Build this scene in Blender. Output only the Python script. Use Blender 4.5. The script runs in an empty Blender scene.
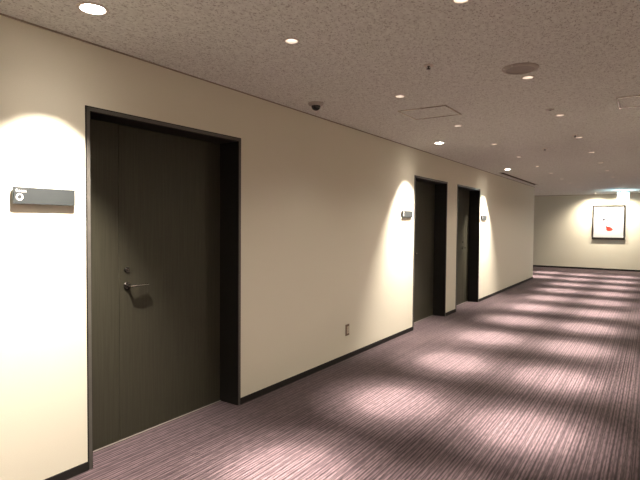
import bpy, bmesh, math
from mathutils import Vector, Matrix

S = bpy.context.scene
COL = S.collection
PI = math.pi

# ------------------------------------------------------------------ dimensions (metres)
H = 2.46            # ceiling height
XL = -2.70          # face of the left wall
XR = 0.65           # face of the right wall
YB = -1.60          # back wall behind the viewpoint
YE = 14.39          # end of the left wall, where the side corridor opens
YF = 18.62          # far wall
XC = -7.0           # end of the side corridor
DW, DH = 1.285, 2.10
DOORS = [(1.632, False), (6.316, False), (8.084, True)]

# ------------------------------------------------------------------ materials
def new_mat(name):
    m = bpy.data.materials.new(name); m.use_nodes = True
    nt = m.node_tree
    return m, nt, nt.nodes['Principled BSDF']

def N(nt, t, **kw):
    n = nt.nodes.new(t)
    for k, v in kw.items():
        if k in n.inputs: n.inputs[k].default_value = v
        else: setattr(n, k, v)
    return n

def ramp(nt, src, stops):
    r = nt.nodes.new('ShaderNodeValToRGB')
    e = r.color_ramp.elements
    while len(e) < len(stops): e.new(0.5)
    for i, (p, c) in enumerate(stops):
        e[i].position = p; e[i].color = (*c, 1)
    nt.links.new(src, r.inputs['Fac'])
    return r.outputs['Color']

def mapping(nt, scale, kind='Position'):
    g = nt.nodes.new('ShaderNodeNewGeometry')
    m = nt.nodes.new('ShaderNodeMapping')
    m.inputs['Scale'].default_value = scale
    nt.links.new(g.outputs['Position'], m.inputs['Vector'])
    return m.outputs['Vector']

def bump(nt, bsdf, h, strength, dist):
    b = N(nt, 'ShaderNodeBump'); b.inputs['Strength'].default_value = strength
    b.inputs['Distance'].default_value = dist
    nt.links.new(h, b.inputs['Height']); nt.links.new(b.outputs['Normal'], bsdf.inputs['Normal'])

def plain(name, col, rough=0.5, metal=0.0, var=0.06, scale=30):
    m, nt, b = new_mat(name)
    n = N(nt, 'ShaderNodeTexNoise'); n.inputs['Scale'].default_value = scale
    nt.links.new(mapping(nt, (1, 1, 1)), n.inputs['Vector'])
    c = ramp(nt, n.outputs['Fac'], [(0.3, tuple(x*(1-var) for x in col)), (0.7, tuple(min(1, x*(1+var)) for x in col))])
    nt.links.new(c, b.inputs['Base Color'])
    b.inputs['Roughness'].default_value = rough; b.inputs['Metallic'].default_value = metal
    return m

def emit(name, col, strength):
    m, nt, b = new_mat(name)
    b.inputs['Base Color'].default_value = (*[min(1, c) for c in col], 1)
    b.inputs['Emission Color'].default_value = (*col, 1)
    b.inputs['Emission Strength'].default_value = strength
    return m

def wall_material():
    m, nt, b = new_mat('ivory_wallcovering')
    v = mapping(nt, (1, 1, 1))
    n = N(nt, 'ShaderNodeTexNoise'); n.inputs['Scale'].default_value = 220; n.inputs['Detail'].default_value = 4
    nt.links.new(v, n.inputs['Vector'])
    c = ramp(nt, n.outputs['Fac'], [(0.25, (0.70, 0.67, 0.555)), (0.75, (0.74, 0.71, 0.595))])
    nt.links.new(c, b.inputs['Base Color'])
    b.inputs['Roughness'].default_value = 0.8
    b.inputs['Specular IOR Level'].default_value = 0.2
    bump(nt, b, n.outputs['Fac'], 0.15, 0.001)
    return m

def ceiling_material():
    m, nt, b = new_mat('fissured_acoustic_board')
    v = mapping(nt, (1, 0.7, 1))
    wn = N(nt, 'ShaderNodeTexNoise'); wn.inputs['Scale'].default_value = 60
    nt.links.new(v, wn.inputs['Vector'])
    mx = N(nt, 'ShaderNodeMixRGB', blend_type='LINEAR_LIGHT'); mx.inputs['Fac'].default_value = 0.012
    nt.links.new(v, mx.inputs['Color1']); nt.links.new(wn.outputs['Color'], mx.inputs['Color2'])
    vo = N(nt, 'ShaderNodeTexVoronoi'); vo.inputs['Scale'].default_value = 100
    nt.links.new(mx.outputs['Color'], vo.inputs['Vector'])
    n2 = N(nt, 'ShaderNodeTexNoise'); n2.inputs['Scale'].default_value = 45; n2.inputs['Detail'].default_value = 3
    nt.links.new(v, n2.inputs['Vector'])
    # pit where the distance to the cell point is below a threshold that differs from cell to cell
    sep = N(nt, 'ShaderNodeSeparateColor'); nt.links.new(vo.outputs['Color'], sep.inputs['Color'])
    th = N(nt, 'ShaderNodeMath', operation='MULTIPLY'); th.inputs[1].default_value = 0.42
    nt.links.new(sep.outputs['Red'], th.inputs[0])
    df = N(nt, 'ShaderNodeMath', operation='SUBTRACT')
    nt.links.new(vo.outputs['Distance'], df.inputs[0]); nt.links.new(th.outputs[0], df.inputs[1])
    c = ramp(nt, df.outputs[0], [(0.0, (0.47, 0.46, 0.43)), (0.12, (0.785, 0.81, 0.765))])
    mm = N(nt, 'ShaderNodeMixRGB', blend_type='MULTIPLY'); mm.inputs['Fac'].default_value = 1
    c2 = ramp(nt, n2.outputs['Fac'], [(0.35, (0.86, 0.85, 0.85)), (0.65, (1, 1, 1))])
    nt.links.new(c, mm.inputs['Color1']); nt.links.new(c2, mm.inputs['Color2'])
    nt.links.new(mm.outputs['Color'], b.inputs['Base Color'])
    b.inputs['Roughness'].default_value = 0.9
    b.inputs['Specular IOR Level'].default_value = 0.15
    bump(nt, b, df.outputs[0], 0.3, 0.002)
    return m

def carpet_material():
    m, nt, b = new_mat('striped_loop_carpet')
    def noise(scale, sc, det=0.0):
        n = N(nt, 'ShaderNodeTexNoise'); n.inputs['Scale'].default_value = sc; n.inputs['Detail'].default_value = det
        nt.links.new(mapping(nt, scale), n.inputs['Vector']); return n.outputs['Fac']
    # regular tufted rows along the corridor, bent a little by noise
    def rows(scale, dist, ysc):
        wv = N(nt, 'ShaderNodeTexWave', wave_type='BANDS', bands_direction='X', wave_profile='SIN')
        wv.inputs['Scale'].default_value = scale; wv.inputs['Distortion'].default_value = dist
        wv.inputs['Detail'].default_value = 2.0; wv.inputs['Detail Scale'].default_value = 2.5
        nt.links.new(mapping(nt, (1, ysc, 1)), wv.inputs['Vector'])
        return wv.outputs['Fac']
    fine = rows(15.0, 1.2, 0.06)
    coarse = rows(8.3, 1.8, 0.03)
    brk = noise((1, 0.10, 1), 120, 1.0)       # threads broken into dashes
    wide = noise((1, 0.02, 1), 24)
    grain = noise((1, 1, 1), 210, 2)
    a = ramp(nt, fine, [(0.05, (0.060, 0.043, 0.047)), (0.35, (0.102, 0.071, 0.079)), (0.9, (0.142, 0.098, 0.107))])
    c = ramp(nt, brk, [(0.38, (0.45, 0.42, 0.44)), (0.54, (1, 1, 1))])
    w = ramp(nt, wide, [(0.35, (0.80, 0.78, 0.80)), (0.65, (1.0, 1.0, 1.0))])
    g = ramp(nt, grain, [(0.3, (0.80, 0.80, 0.80)), (0.7, (1, 1, 1))])
    k = ramp(nt, coarse, [(0.02, (0.28, 0.26, 0.28)), (0.22, (0.90, 0.90, 0.90)), (0.6, (1, 1, 1))])
    cur = a
    for x, f in ((k, 0.85), (c, 0.75), (w, 1), (g, 1)):
        mm = N(nt, 'ShaderNodeMixRGB', blend_type='MULTIPLY'); mm.inputs['Fac'].default_value = f
        nt.links.new(cur, mm.inputs['Color1']); nt.links.new(x, mm.inputs['Color2']); cur = mm.outputs['Color']
    nt.links.new(cur, b.inputs['Base Color'])
    b.inputs['Roughness'].default_value = 0.95
    b.inputs['Specular IOR Level'].default_value = 0.1
    b.inputs['Sheen Weight'].default_value = 0.12
    bump(nt, b, fine, 0.4, 0.004)
    return m

def door_material():
    m, nt, b = new_mat('charcoal_wood_laminate')
    n = N(nt, 'ShaderNodeTexNoise'); n.inputs['Scale'].default_value = 90; n.inputs['Detail'].default_value = 4
    nt.links.new(mapping(nt, (1, 1, 0.03)), n.inputs['Vector'])
    c = ramp(nt, n.outputs['Fac'], [(0.3, (0.028, 0.026, 0.018)), (0.7, (0.038, 0.036, 0.025))])
    nt.links.new(c, b.inputs['Base Color'])
    b.inputs['Roughness'].default_value = 0.5
    b.inputs['Specular IOR Level'].default_value = 0.35
    bump(nt, b, n.outputs['Fac'], 0.1, 0.001)
    return m

M = dict(
    wall=wall_material(), ceil=ceiling_material(), carpet=carpet_material(), door=door_material(),
    frame=plain('dark_frame_paint', (0.012, 0.011, 0.009), 0.6),
    frame_edge=plain('grey_frame_paint', (0.075, 0.070, 0.062), 0.35),  # lighter than the frame to imitate light falling on its face
    base=plain('black_vinyl', (0.018, 0.016, 0.015), 0.6),
    seam=plain('seam_black', (0.006, 0.006, 0.006), 0.8),
    gap=plain('ceiling_edge_paint', (0.28, 0.23, 0.18), 0.7),  # brown standing in for the ceiling-edge shadow line; also colours the vent flange
    sign=plain('grey_sign_metal', (0.020, 0.024, 0.025), 0.6, 0.15, 0.03),
    white=plain('white_print', (0.62, 0.62, 0.62), 0.5),
    chrome=plain('brushed_steel', (0.50, 0.47, 0.43), 0.25, 1.0),
    bronze=plain('dark_bronze', (0.035, 0.03, 0.026), 0.25, 0.6),
    thresh=plain('threshold_metal', (0.20, 0.18, 0.155), 0.5, 0.1),
    trimw=plain('white_painted_metal', (0.62, 0.56, 0.50), 0.45),
    refl=plain('satin_reflector', (0.55, 0.50, 0.46), 0.35, 0.4),
    alu=plain('dull_aluminium', (0.55, 0.50, 0.44), 0.18, 1.0),
    alul=plain('polished_aluminium', (0.74, 0.70, 0.64), 0.3, 0.5),
    grey=plain('warm_grey_plastic', (0.42, 0.38, 0.34), 0.6),
    greyd=plain('grey_mesh', (0.30, 0.27, 0.24), 0.7),
    blackg=plain('smoked_black_dome', (0.006, 0.006, 0.007), 0.12),
    black=plain('black_lacquer', (0.02, 0.018, 0.016), 0.35),
    brown=plain('brown_outlet_plate', (0.13, 0.085, 0.05), 0.45),
    beige=plain('beige_outlet_insert', (0.50, 0.43, 0.33), 0.5),
    slot=plain('black_slot', (0.02, 0.016, 0.014), 0.9),
    paper=plain('white_art_paper', (0.52, 0.53, 0.54), 0.7, 0, 0.02),
    red=plain('red_pigment', (0.62, 0.035, 0.018), 0.6, 0, 0.15),
    ink=plain('grey_ink', (0.04, 0.04, 0.06), 0.6),
    peach=plain('pale_orange_ink', (0.75, 0.42, 0.28), 0.6),
    lamp=emit('lit_lamp_warm', (1.0, 0.90, 0.80), 40),
    lamp_small=emit('lit_lamp_small', (1.0, 0.88, 0.78), 5),
    box_white=emit('lit_box_white', (0.85, 0.97, 1.0), 9),
    box_cyan=emit('lit_box_cyan', (0.25, 0.75, 1.0), 6),  # glare fringe colour, made to glow
)

for k_ in ('frame', 'door', 'base'):
    M[k_].node_tree.nodes['Principled BSDF'].inputs['Specular IOR Level'].default_value = 0.2

# ------------------------------------------------------------------ mesh helpers
def obj(name, bm, mat, parent=None, smooth=False, loc=None):
    me = bpy.data.meshes.new(name)
    bmesh.ops.recalc_face_normals(bm, faces=bm.faces)
    bm.to_mesh(me); bm.free()
    me.materials.append(M[mat])
    if smooth:
        for p in me.polygons: p.use_smooth = True
        try: me.set_sharp_from_angle(angle=math.radians(35))
        except Exception: pass
    o = bpy.data.objects.new(name, me); COL.objects.link(o)
    if parent: o.parent = parent
    if loc: o.location = loc
    return o

def tag(o, label=None, cat=None, group=None, kind=None):
    if label: o['label'] = label
    if cat: o['category'] = cat
    if group: o['group'] = group
    if kind: o['kind'] = kind
    return o

def empty(name, loc):
    o = bpy.data.objects.new(name, None); COL.objects.link(o)
    o.location = loc; o.empty_display_size = 0.05
    return o

def box(bm, x0, x1, y0, y1, z0, z1, bev=0.0):
    t = bmesh.new()
    bmesh.ops.create_cube(t, size=1)
    for v in t.verts:
        v.co = Vector(((x0+x1)/2 + v.co.x*(x1-x0), (y0+y1)/2 + v.co.y*(y1-y0), (z0+z1)/2 + v.co.z*(z1-z0)))
    if bev: bmesh.ops.bevel(t, geom=list(t.edges), offset=bev, segments=2, affect='EDGES', profile=0.5)
    merge(bm, t)

def merge(bm, t, mat=None):
    if mat is not None: bmesh.ops.transform(t, matrix=mat, verts=t.verts)
    me = bpy.data.meshes.new('tmp'); t.to_mesh(me); t.free()
    bm.from_mesh(me); bpy.data.meshes.remove(me)

def lathe(bm, prof, seg=32, mat=None, cap=True):
    """profile of (r, z) points turned round z"""
    t = bmesh.new(); rings = []
    for r, z in prof:
        if r < 1e-6: rings.append([t.verts.new((0, 0, z))])
        else: rings.append([t.verts.new((r*math.cos(2*PI*i/seg), r*math.sin(2*PI*i/seg), z)) for i in range(seg)])
    for a, b in zip(rings, rings[1:]):
        for i in range(seg):
            j = (i+1) % seg
            if len(a) == 1 and len(b) > 1: t.faces.new((a[0], b[i], b[j]))
            elif len(b) == 1 and len(a) > 1: t.faces.new((a[i], b[0], a[j]))
            elif len(a) > 1: t.faces.new((a[i], b[i], b[j], a[j]))
    merge(bm, t, mat)

def tube(bm, pts, radii, seg=12):
    t = bmesh.new(); rings = []
    pts = [Vector(p) for p in pts]
    for k, p in enumerate(pts):
        d = (pts[min(k+1, len(pts)-1)] - pts[max(k-1, 0)]).normalized()
        up = Vector((0, 0, 1)) if abs(d.z) < 0.9 else Vector((1, 0, 0))
        a = d.cross(up).normalized(); b = d.cross(a).normalized()
        ra, rb = radii[k]
        rings.append([t.verts.new(p + a*ra*math.cos(2*PI*i/seg) + b*rb*math.sin(2*PI*i/seg)) for i in range(seg)])
    for a, b in zip(rings, rings[1:]):
        for i in range(seg):
            j = (i+1) % seg; t.faces.new((a[i], a[j], b[j], b[i]))
    t.faces.new(rings[0]); t.faces.new(list(reversed(rings[-1])))
    merge(bm, t)

def single(name, mat, x0, x1, y0, y1, z0, z1, parent=None, bev=0.0):
    bm = bmesh.new(); box(bm, x0, x1, y0, y1, z0, z1, bev)
    return obj(name, bm, mat, parent)

def struct(o): o['kind'] = 'structure'; return o

# ------------------------------------------------------------------ room shell
struct(single('floor', 'carpet', XC-0.2, XR+0.2, YB-0.2, YF+0.2, -0.1, 0))

T = 0.30
bm = bmesh.new()
ys = [YB] + [v for a, _ in DOORS for v in (a, a+DW)] + [YE]
for i in range(0, len(ys), 2): box(bm, XL-T, XL, ys[i], ys[i+1], 0, H)
for a, _ in DOORS: box(bm, XL-T, XL, a, a+DW, DH, H)
bmesh.ops.remove_doubles(bm, verts=bm.verts, dist=1e-5)
struct(obj('wall_left', bm, 'wall'))
struct(single('wall_return', 'wall', XC, XL-T, YE-T, YE, 0, H))
struct(single('wall_far', 'wall', XC-0.2, XR+0.2, YF, YF+0.2, 0, H))
struct(single('wall_right', 'wall', XR, XR+0.2, YB, YF, 0, H))
struct(single('wall_back', 'wall', XL-T, XR+0.2, YB-0.2, YB, 0, H))
struct(single('wall_side_corridor', 'wall', XC-0.2, XC, YE-T, YF, 0, H))

def strips(name, mat, spans, z0, z1, d):
    bm = bmesh.new()
    for a, b in spans: box(bm, XL, XL+d, a, b, z0, z1)
    return struct(obj(name, bm, mat))
spans = [(ys[i], ys[i+1]) for i in range(0, len(ys), 2)]
spans[-1] = (spans[-1][0], YE+0.008)
strips('baseboard_left', 'base', spans, 0, 0.05, 0.008)
struct(single('baseboard_return', 'base', XC, XL, YE, YE+0.008, 0, 0.05))
struct(single('baseboard_far', 'base', XC, XR, YF-0.01, YF, 0, 0.055))
struct(single('baseboard_right', 'base', XR-0.008, XR, YB, YF-0.01, 0, 0.05))
strips('trim_1', 'gap', [(YB, YE)], H-0.007, H, 0.010)  # dark shadow line under the ceiling, put into the trim's brown colour
struct(single('trim_2', 'gap', XC, XR, YF-0.01, YF, H-0.012, H))  # same shadow line along the far wall, as brown trim

# ------------------------------------------------------------------ fixture positions
ROWY = [-0.5, 0.9, 2.26, 3.69, 5.1, 6.5, 7.9, 9.3, 10.7, 12.1, 13.5, 14.95, 16.4]
COLX = [-1.71, -0.75]
WALLY = [1.41, 6.05, 9.55]
WX = -2.26
RW = [(0.21, -0.2), (0.21, 5.6), (0.21, 9.55)]  # unseen lamps giving bounce light; the first is only added for it
SIDE = [(-2.67, 15.05), (-2.67, 16.5), (-4.2, 15.9), (-5.6, 15.9)]
ART = [(-1.60, 18.10), (-0.92, 18.10)]
small_holes = [(x, y) for y in ROWY for x in COLX] + SIDE
big_holes = [(WX, y) for y in WALLY] + RW + ART
HATCH = [(-1.95, 4.16, 0.45, 0.42), (-0.28, 4.64, 0.45, 0.42)]
SLOT = (-2.545, -2.475, 10.1, 13.6)

# ceiling slab with real holes for the fixtures
bm = bmesh.new(); box(bm, XC-0.2, XR+0.2, YB-0.2, YF+0.2, H, H+0.14)
ceil = struct(obj('ceiling', bm, 'ceil'))
bm = bmesh.new()
for (pts, r, dep) in ((small_holes, 0.037, 0.06), (big_holes, 0.062, 0.06)):
    for x, y in pts:
        lathe(bm, [(0, -0.03), (r, -0.03), (r, dep), (0, dep)], 32, Matrix.Translation((x, y, H)))
box(bm, SLOT[0], SLOT[1], SLOT[2], SLOT[3], H-0.03, H+0.07)
cut = obj('cutter', bm, 'ceil')
md = ceil.modifiers.new('holes', 'BOOLEAN'); md.operation = 'DIFFERENCE'; md.object = cut; md.solver = 'EXACT'
dg = bpy.context.evaluated_depsgraph_get()
nm = bpy.data.meshes.new_from_object(ceil.evaluated_get(dg))
ceil.modifiers.clear(); old = ceil.data; ceil.data = nm; nm.name = 'ceiling'
bpy.data.meshes.remove(old)
cm = cut.data; bpy.data.objects.remove(cut); bpy.data.meshes.remove(cm)

# ------------------------------------------------------------------ downlights
WARM = (1.0, 0.89, 0.77)
def light_data(name, energy, angle, blend, radius, color=WARM):
    l = bpy.data.lights.new(name, 'SPOT'); l.energy = energy; l.spot_size = math.radians(angle)
    l.spot_blend = blend; l.shadow_soft_size = radius; l.color = color
    return l

def copy_tree(o, parent=None):
    c = o.copy(); COL.objects.link(c)
    if parent: c.parent = parent
    for ch in [x for x in bpy.data.objects if x.parent == o]: copy_tree(ch, c)
    return c

def make_downlight(name, r, lens_z, lamp, spot, tilt, spill=(), dome=0.0):
    """origin on the ceiling plane"""
    root = empty(name, (0, 0, H))
    bm = bmesh.new()
    lathe(bm, [(r*0.93, 0.012), (r*0.93, -0.002), (r*0.98, -0.005), (r*1.16, -0.004), (r*1.20, 0.0), (r*1.20, 0.0008)], 40)
    obj('trim_ring', bm, 'trimw', root, True)
    bm = bmesh.new()
    lathe(bm, [(r*0.925, 0.001), (r*0.90, lens_z*0.6), (r*0.84, lens_z + 0.004), (r*0.84, lens_z+0.012), (0.0, lens_z + 0.014)], 40)
    obj('reflector', bm, 'refl', root, True)
    bm = bmesh.new()
    dr = lens_z - dome
    lathe(bm, [(0, dr), (r*0.35, dr + dome*0.12), (r*0.6, dr + dome*0.4), (r*0.80, lens_z + 0.002), (r*0.82, lens_z + 0.006), (r*0.82, lens_z+0.009), (0, lens_z+0.010)], 40)
    obj('lamp', bm, lamp, root, True)
    so = bpy.data.objects.new('lamp_beam', spot); COL.objects.link(so); so.parent = root
    so.location = (0, 0, -0.012 - (dome - 0.004 if dome else 0))
    so.rotation_euler = (0, tilt, 0)
    for sp_ in spill:
        so = bpy.data.objects.new('lamp_spill', sp_); COL.objects.link(so); so.parent = root
        so.location = (0, 0, -0.008 - dome)
    return root

E_ROW = 1200
E_WALL = 560
E_SPILL = 24
E_MID = 620
spot_row = light_data('row_beam', E_ROW, 22, 1.0, 0.02)
spot_mid = light_data('row_mid_beam', E_MID, 35, 1.0, 0.02)
spot_spill = light_data('row_spill', E_SPILL, 130, 1.0, 0.03)
spot_wall = light_data('wall_beam', E_WALL, 70, 1.0, 0.006)
spot_artspill = light_data('art_spill', 40, 160, 1.0, 0.03)
spot_wallspill = light_data('wall_spill', 6, 140, 1.0, 0.02)
spot_art = light_data('art_beam', 125, 125, 1.0, 0.03, (1.0, 0.86, 0.68))
dl = make_downlight('downlight', 0.036, 0.017, 'lamp_small', spot_row, 0, (spot_spill, spot_mid))
ORD = ['first', 'second', 'third', 'fourth', 'fifth', 'sixth', 'seventh', 'eighth', 'ninth', 'tenth', 'eleventh', 'twelfth', 'thirteenth']
first = True
for ci, cx in enumerate(COLX):
    side = 'nearer the doors' if ci == 0 else 'farther from the doors'
    n = 0
    for y in ROWY:
        o = dl if first else copy_tree(dl)
        first = False
        o.location = (cx, y, H)
        if y < 2:
            lab = 'small round recessed downlight overhead %s the viewpoint, row %s' % ('just behind' if y < 0 else 'just above', side)
        else:
            lab = 'small round recessed ceiling downlight, %s from the camera in the row %s' % (ORD[n], side)
            n += 1
        tag(o, lab, 'ceiling light', 'small recessed downlights in two long rows')
labs = ['small recessed downlight where the side corridor opens, just past the wall end',
        'small recessed downlight at the side corridor mouth, near the far wall',
        'small recessed downlight inside the side corridor, hidden behind the wall end',
        'small recessed downlight deepest in the side corridor, behind the wall end']
for (x, y), lab in zip(SIDE, labs):
    o = copy_tree(dl); o.location = (x, y, H); tag(o, lab, 'ceiling light', 'small recessed downlights in the side corridor')

wl = make_downlight('downlight', 0.060, 0.006, 'lamp', spot_wall, math.radians(12), (spot_wallspill,), dome=0.016)
labs = ['large bright downlight close to the left wall above the nearest room sign',
        'bright downlight close to the left wall above the middle door\'s sign',
        'bright downlight close to the left wall above the farthest door\'s sign']
for i, (y, lab) in enumerate(zip(WALLY, labs)):
    o = wl if i == 0 else copy_tree(wl)
    o.location = (WX, y, H); tag(o, lab, 'ceiling light', 'wall-washing downlights above the room signs')
labs = ['bright downlight close to the right wall behind the viewpoint',
        'bright downlight close to the right wall just past the cut-off ceiling hatch',
        'bright downlight close to the right wall opposite the farthest door']
for (x, y), lab in zip(RW, labs):
    o = copy_tree(wl); o.location = (x, y, H); o.rotation_euler.z = PI
    tag(o, lab, 'ceiling light', 'wall-washing downlights along the right wall')
al = make_downlight('downlight', 0.060, 0.010, 'lamp', spot_art, 0, (spot_artspill,))
labs = ['bright downlight before the far wall, above the left side of the framed picture',
        'bright downlight before the far wall, above the right side of the framed picture']
for i, ((x, y), lab) in enumerate(zip(ART, labs)):
    o = al if i == 0 else copy_tree(al)
    o.location = (x, y, H); o.rotation_euler.z = -PI/2
    for ch in [c for c in bpy.data.objects if c.parent == o and c.name.startswith('lamp_beam')]:
        ch.rotation_euler = (0, math.radians(22), 0)
    tag(o, lab, 'ceiling light', 'downlights washing the framed picture')

# ------------------------------------------------------------------ doors
def make_door(idx, y0, mirror):
    """local frame: x out of the wall (0 = wall face), y along the corridor from the strike side"""
    root = empty('door_%d' % idx, (XL, y0, 0)); root['kind'] = 'structure'
    def L(a, b): return (a, b) if not mirror else (DW-b, DW-a)
    fw = 0.030
    # frame: two jambs and a head, with a slim lip round the opening
    bm = bmesh.new()
    for a, b in ((0, fw), (DW-fw, DW)): box(bm, -0.25, 0.004, a, b, 0, DH-fw)
    box(bm, -0.25, 0.004, 0, DW, DH-fw, DH)
    bmesh.ops.remove_doubles(bm, verts=bm.verts, dist=1e-5)
    fr = obj('door_frame', bm, 'frame', root)
    # lip, its lighter grey imitating light on the frame's face
    bm = bmesh.new()
    for a, b in ((0.006, fw-0.004), (DW-fw+0.004, DW-0.006)): box(bm, 0.003, 0.007, a, b, 0, DH-0.006, 0.0008)
    box(bm, 0.003, 0.007, 0.006, DW-0.006, DH-fw+0.004, DH-0.006, 0.0008)
    obj('frame_lip', bm, 'frame_edge', fr)
    split = 0.341
    a, b = L(fw, split-0.002)
    single('side_panel', 'door', -0.235, -0.19, a, b, 0.0, DH-fw, root)
    a, b = L(split+0.002, DW-fw-0.003)
    leaf = single('door_leaf', 'door', -0.235, -0.19, a, b, 0.008, DH-fw-0.003, root, 0.0012)
    single('door_stop', 'seam', -0.248, -0.236, fw, DW-fw, 0, DH-fw, root)
    a, b = fw, DW-fw
    single('threshold', 'thresh', -0.235, -0.180, a, b, 0, 0.004, root)
    single('bottom_gap', 'seam', -0.2345, -0.1905, a, b, 0.004, 0.008, root)
    # handle: rosette, neck, flat lever
    s = -1 if mirror else 1
    hy = split + 0.058 if not mirror else DW - split - 0.058
    hz = 1.02; X0 = -0.19
    R = Matrix.Translation((X0, hy, hz)) @ Matrix.Rotation(PI/2, 4, 'Y')
    bm = bmesh.new()
    lathe(bm, [(0, 0), (0.026, 0), (0.026, 0.006), (0.022, 0.010), (0.010, 0.011), (0.0095, 0.046), (0, 0.046)], 28, R)
    h = obj('door_handle', bm, 'bronze', leaf, True)
    bm = bmesh.new()
    # lever: a bar leaving the neck, flattening to a horizontal blade
    pts = [(X0+0.052, hy-s*0.010, hz), (X0+0.053, hy+s*0.012, hz), (X0+0.052, hy+s*0.045, hz+0.001), (X0+0.050, hy+s*0.085, hz+0.001), (X0+0.047, hy+s*0.128, hz), (X0+0.047, hy+s*0.133, hz)]
    rad = [(0.011, 0.008), (0.014, 0.009), (0.016, 0.007), (0.017, 0.006), (0.017, 0.0055), (0.013, 0.003)]
    tube(bm, pts, rad, 16)
    lv = obj('lever', bm, 'chrome', leaf, True)
    # lock: round escutcheon with an oval thumb-turn / cylinder
    R = Matrix.Translation((X0, hy-s*0.002, hz+0.105)) @ Matrix.Rotation(PI/2, 4, 'Y')
    bm = bmesh.new()
    lathe(bm, [(0, 0), (0.019, 0), (0.019, 0.006), (0.016, 0.010), (0.0, 0.011)], 28, R)
    box(bm, X0+0.010, X0+0.013, hy-s*0.002-0.0035, hy-s*0.002+0.0035, hz+0.099, hz+0.111)
    obj('lock_cylinder', bm, 'bronze', leaf, True)
    # hinges knuckles on the far edge
    for z in (0.22, 1.88):
        yy = DW-fw-0.004 if not mirror else fw+0.004
        R = Matrix.Translation((X0+0.004, yy, z))
        bm = bmesh.new(); lathe(bm, [(0, 0), (0.005, 0), (0.005, 0.09), (0, 0.09)], 12, R)
        obj('hinge', bm, 'frame', leaf, True)
    return root
dlabs = ['dark charcoal wooden door with lever handle and side panel, nearest the camera',
         'dark charcoal wooden door, middle one of the three, room sign on its left',
         'dark charcoal wooden door, farthest of the three, room sign on its right']
for i, (y0, mir) in enumerate(DOORS):
    make_door(i+1, y0, mir)['label'] = dlabs[i]

# ------------------------------------------------------------------ room signs
def text_mesh(body, size):
    cu = bpy.data.curves.new('t', 'FONT'); cu.body = body; cu.size = size; cu.extrude = 0.0004; cu.offset = size*0.008
    o = bpy.data.objects.new('t', cu); COL.objects.link(o)
    d = bpy.context.evaluated_depsgraph_get()
    me = bpy.data.meshes.new_from_object(o.evaluated_get(d))
    bpy.data.objects.remove(o); bpy.data.curves.remove(cu)
    return me

def make_sign():
    root = empty('room_sign', (XL, 0, 0))
    single('back_plate', 'frame', 0, 0.012, -0.150, 0.150, -0.033, 0.033, root)
    single('sign_plate', 'sign', 0.010, 0.022, -0.161, 0.161, -0.043, 0.043, root, 0.001)
    me = text_mesh('Room', 0.021)
    # letters stand on the plate: text x runs along +y, text y along +z
    me.transform(Matrix(((0, 0, 1, 0.0224), (1, 0, 0, -0.150), (0, 1, 0, 0.0175), (0, 0, 0, 1))))
    me.materials.append(M['white'])
    t = bpy.data.objects.new('lettering', me); COL.objects.link(t); t.parent = root
    bm = bmesh.new()
    R = Matrix.Translation((0.0219, -0.131, -0.008)) @ Matrix.Rotation(PI/2, 4, 'Y')
    lathe(bm, [(0.0110, 0), (0.0110, 0.0009), (0.0178, 0.0009), (0.0178, 0), (0.0110, 0)], 32, R)
    obj('ring_symbol', bm, 'white', root)
    return root
slabs = ['grey rectangular room sign with white ring on bright wall left of nearest door',
         'grey rectangular room sign on wall just left of the middle door',
         'grey rectangular room sign on wall just right of the farthest door']
sg = make_sign()
for i, (y, z) in enumerate(((1.396, 1.571), (6.065, 1.571), (9.605, 1.571))):
    o = sg if i == 0 else copy_tree(sg)
    o.location = (XL, y, z); tag(o, slabs[i], 'sign', 'grey room signs beside the doors')

# ------------------------------------------------------------------ wall outlet
o = empty('wall_outlet', (XL, 4.575, 0.308))
single('cover_plate', 'brown', 0, 0.006, -0.037, 0.037, -0.060, 0.060, o, 0.0015)
single('socket_insert', 'beige', 0.0055, 0.0085, -0.014, 0.030, -0.038, 0.038, o, 0.0008)
for z in (-0.018, 0.018):
    bm = bmesh.new()
    for y in (0.002, 0.014): box(bm, 0.0084, 0.0088, y-0.001, y+0.001, z-0.004, z+0.004)
    obj('socket_slots', bm, 'seam', o)
tag(o, 'small brown outlet plate low on the wall between the nearest and middle doors', 'wall outlet')

# ------------------------------------------------------------------ things on the ceiling
# dome camera
o = empty('dome_camera', (-2.41, 3.53, H))
bm = bmesh.new(); lathe(bm, [(0, 0), (0.066, 0), (0.065, -0.010), (0.056, -0.020), (0.040, -0.024), (0, -0.024)], 36)
obj('mount_base', bm, 'grey', o, True)
bm = bmesh.new(); lathe(bm, [(0.039, -0.020)] + [(0.039*math.cos(a*PI/16), -0.028-0.036*math.sin(a*PI/16)) for a in range(0, 8)] + [(0, -0.064)], 32)
obj('dome', bm, 'blackg', o, True)
tag(o, 'small black dome camera on the ceiling close to the left wall', 'security camera')

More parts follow.
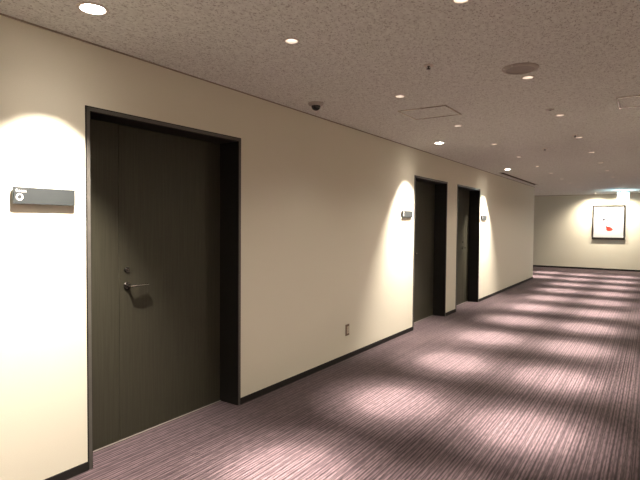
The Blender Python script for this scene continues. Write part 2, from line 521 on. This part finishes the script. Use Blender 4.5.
# sprinklers
def make_sprinkler():
    r = empty('sprinkler', (0, 0, H))
    bm = bmesh.new(); lathe(bm, [(0, 0), (0.032, 0), (0.031, -0.004), (0.012, -0.006), (0, -0.006)], 28)
    obj('escutcheon', bm, 'trimw', r, True)
    bm = bmesh.new()
    lathe(bm, [(0, -0.005), (0.008, -0.005), (0.008, -0.010), (0.005, -0.012), (0.004, -0.022), (0, -0.022)], 16)
    for s in (-1, 1): tube(bm, [(s*0.007, 0, -0.009), (s*0.011, 0, -0.016), (s*0.004, 0, -0.023)], [(0.002, 0.002)]*3, 8)
    obj('sprinkler_head', bm, 'bronze', r, True)
    bm = bmesh.new(); lathe(bm, [(0, -0.022), (0.013, -0.022), (0.013, -0.024), (0, -0.024)], 20)
    obj('deflector', bm, 'bronze', r, True)
    return r
sp = make_sprinkler()
for i, (x, y, lab) in enumerate(((-1.23, 3.08, 'small ceiling sprinkler head between the light rows, nearest the camera'),
                                 (-0.77, 6.32, 'small ceiling sprinkler right beside a downlight, in line with farther light row'),
                                 (-1.24, 7.23, 'small ceiling sprinkler midway between the light rows, farther down the corridor'))):
    o = sp if i == 0 else copy_tree(sp)
    o.location = (x, y, H); tag(o, lab, 'sprinkler', 'sprinkler heads on the ceiling')

# round ceiling disc
o = empty('ceiling_speaker', (-0.75, 3.45, H))
bm = bmesh.new(); lathe(bm, [(0.085, -0.002), (0.088, -0.014), (0.100, -0.014), (0.112, -0.006), (0.113, 0.0), (0.085, 0.0)], 48)
obj('rim', bm, 'grey', o, True)
bm = bmesh.new(); lathe(bm, [(0.089, 0), (0.089, -0.010), (0.05, -0.008), (0, -0.007)], 48)
obj('grille', bm, 'greyd', o, True)
for a in (0.60, 3.75, 4.45):
    bm = bmesh.new()
    R = Matrix.Translation((0.106*math.cos(a), 0.106*math.sin(a), -0.009))
    lathe(bm, [(0, -0.006), (0.005, -0.004), (0.007, 0), (0, 0)], 12, R)
    obj('mounting_stud', bm, 'white', o, True)
tag(o, 'shallow round grey speaker disc with tiny bright studs on ceiling beside second far-row downlight', 'ceiling speaker')

# small flat sensor
o = empty('ceiling_sensor', (-0.79, 4.81, H))
bm = bmesh.new(); lathe(bm, [(0, 0), (0.034, 0), (0.033, -0.005), (0.020, -0.008), (0, -0.008)], 28)
obj('sensor_body', bm, 'grey', o, True)
bm = bmesh.new(); lathe(bm, [(0.012, -0.007), (0.011, -0.012), (0, -0.014)], 20)
obj('sensor_lens', bm, 'black', o, True)
tag(o, 'tiny flat grey sensor disc on the ceiling just before third far-row downlight', 'ceiling sensor')

# access hatches
def make_hatch(w, d):
    r = empty('ceiling_hatch', (0, 0, H))
    single('hatch_panel', 'ceil', 0.012, w-0.012, 0.012, d-0.012, -0.003, 0.0, r)
    bm = bmesh.new()
    t = 0.013
    box(bm, 0, w, 0, t, -0.008, 0.001, 0.002); box(bm, 0, w, d-t, d, -0.008, 0.001, 0.002)
    box(bm, 0, t, t, d-t, -0.008, 0.001, 0.002); box(bm, w-t, w, t, d-t, -0.008, 0.001, 0.002)
    obj('hatch_frame', bm, 'alu', r)
    return r
hl = ['square ceiling access hatch with thin metal frame, whole, left of centre above the corridor',
      'ceiling access hatch with thin dark frame cut off by the right edge']
ht = make_hatch(0.45, 0.42)
for i, (x, y, w, d) in enumerate(HATCH):
    o = ht if i == 0 else copy_tree(ht)
    o.location = (x, y, H); tag(o, hl[i], 'ceiling hatch', 'ceiling access hatches')

# linear slot vent
x0, x1, y0, y1 = SLOT
o = empty('slot_vent', (x0, y0, H))
bm = bmesh.new()
w, l = x1-x0, y1-y0
box(bm, 0.0005, 0.003, 0, l, 0.0, 0.066); box(bm, w-0.003, w-0.0005, 0, l, 0.0, 0.066)
box(bm, 0.0005, w-0.0005, 0, l, 0.060, 0.066)
obj('vent_box', bm, 'slot', o)
bm = bmesh.new()
box(bm, -0.008, 0.004, -0.008, l+0.008, -0.005, 0.0); box(bm, w-0.004, w+0.008, -0.008, l+0.008, -0.005, 0.0)
obj('vent_flange', bm, 'gap', o)
single('vent_bar', 'slot', w/2-0.004, w/2+0.004, 0.002, l-0.002, 0.004, 0.02, o)
tag(o, 'long narrow dark slot vent in the ceiling along the far end of the left wall', 'air vent')

# ------------------------------------------------------------------ hanging lit box before the far wall
LX, LY = -0.77, 16.9
o = empty('light_box', (LX, LY, H))
single('box_face', 'box_white', -0.14, 0.14, -0.028, 0.028, -0.335, -0.085, o, 0.004)
single('box_top', 'box_cyan', -0.145, 0.145, -0.032, 0.032, -0.085, -0.050, o, 0.004)  # cyan fringe of the glare, built as a glowing strip
bm = bmesh.new(); lathe(bm, [(0, 0), (0.03, 0), (0.03, -0.008), (0.010, -0.012), (0.008, -0.052), (0, -0.052)], 20)
obj('ceiling_stem', bm, 'trimw', o, True)
pl = bpy.data.lights.new('box_glow', 'POINT'); pl.energy = 10; pl.color = (0.45, 0.85, 1.0); pl.shadow_soft_size = 0.04
po = bpy.data.objects.new('box_glow', pl); COL.objects.link(po); po.parent = o; po.location = (0, -0.12, -0.12)
tag(o, 'glaring white and pale blue lit box hanging from ceiling before the framed picture', 'light box')

# ------------------------------------------------------------------ framed picture
PX0, PX1, PZ0, PZ1 = -1.700, -0.772, 0.995, 2.105
cx, cz = (PX0+PX1)/2, (PZ0+PZ1)/2
w, h = PX1-PX0, PZ1-PZ0
o = empty('framed_picture', (cx, YF, cz))
bm = bmesh.new(); fwid = 0.044
for (a, b, c, d) in ((-w/2, -w/2+fwid, -h/2, h/2), (w/2-fwid, w/2, -h/2, h/2), (-w/2+fwid, w/2-fwid, -h/2, -h/2+0.065), (-w/2+fwid, w/2-fwid, h/2-fwid, h/2)):  # bottom rail thickened to take in the shadow under the frame
    box(bm, a, b, -0.05, 0, c, d)
obj('picture_frame', bm, 'black', o)
sheet = single('art_sheet', 'paper', -w/2+fwid, w/2-fwid, -0.022, -0.004, -h/2+0.065, h/2-fwid, o)
def blob(name, pts, mat, parent):
    t = bmesh.new(); n = len(pts)
    f = [t.verts.new((x, -0.0235, z)) for x, z in pts]; g = [t.verts.new((x, -0.0215, z)) for x, z in pts]
    t.faces.new(f); t.faces.new(list(reversed(g)))
    for i in range(n): t.faces.new((f[i], g[i], g[(i+1) % n], f[(i+1) % n]))
    return obj(name, t, mat, parent)
def ell(cx_, cz_, a, b, rot=0, k=24, wob=0.0):
    out = []
    for i in range(k):
        t = 2*PI*i/k; r = 1 + wob*math.sin(3*t+1)+wob*0.6*math.sin(5*t)
        x, z = a*r*math.cos(t), b*r*math.sin(t)
        out.append((cx_+x*math.cos(rot)-z*math.sin(rot), cz_+x*math.sin(rot)+z*math.cos(rot)))
    return out
# positions relative to the picture's centre
blob('red_shape', ell(0.025, -0.215, 0.095, 0.068, -0.35, wob=0.08) , 'red', sheet)
blob('red_shape', [(-0.075, -0.12), (-0.045, -0.115), (0.0, -0.17), (-0.02, -0.23), (-0.06, -0.20)], 'red', sheet)
for (x, z, a, b) in ((-0.135, 0.085, 0.042, 0.032), (-0.070, 0.075, 0.026, 0.022), (-0.012, 0.072, 0.030, 0.022), (-0.19, -0.03, 0.018, 0.014)):
    blob('ink_mark', ell(x, z, a, b, 0.2, 16, 0.1), 'ink', sheet)
for (x, z, a, b) in ((0.165, 0.135, 0.040, 0.020), (0.12, 0.08, 0.016, 0.028)):
    blob('pale_mark', ell(x, z, a, b, 0.7, 16, 0.1), 'peach', sheet)
tag(o, 'black framed picture with a red shape on white, hung on the far wall', 'framed picture')

# ------------------------------------------------------------------ camera
F = Vector((-0.555316, 0.83099636, -0.03269865)); Rr = Vector((0.83128291, 0.55579988, 0.00743063))
U = Vector((-0.02434873, 0.02305548, 0.99943763))
cd = bpy.data.cameras.new('camera'); cam = bpy.data.objects.new('camera', cd); COL.objects.link(cam)
mt = Matrix(((Rr.x, U.x, -F.x, 0), (Rr.y, U.y, -F.y, 0), (Rr.z, U.z, -F.z, 1.439), (0, 0, 0, 1)))
cam.matrix_world = mt
cd.sensor_width = 36; cd.lens = 36*500/640; cd.clip_start = 0.02; cd.clip_end = 100
S.camera = cam

# ------------------------------------------------------------------ world, view
w = bpy.data.worlds.new('world'); S.world = w; w.use_nodes = True
w.node_tree.nodes['Background'].inputs[0].default_value = (0, 0, 0, 1)
S.view_settings.view_transform = 'Standard'; S.view_settings.look = 'None'
S.view_settings.gamma = 1; S.view_settings.use_curve_mapping = False
S.view_settings.exposure = 0.55
S.cycles.max_bounces = 10; S.cycles.diffuse_bounces = 6
S.cycles.sample_clamp_indirect = 5
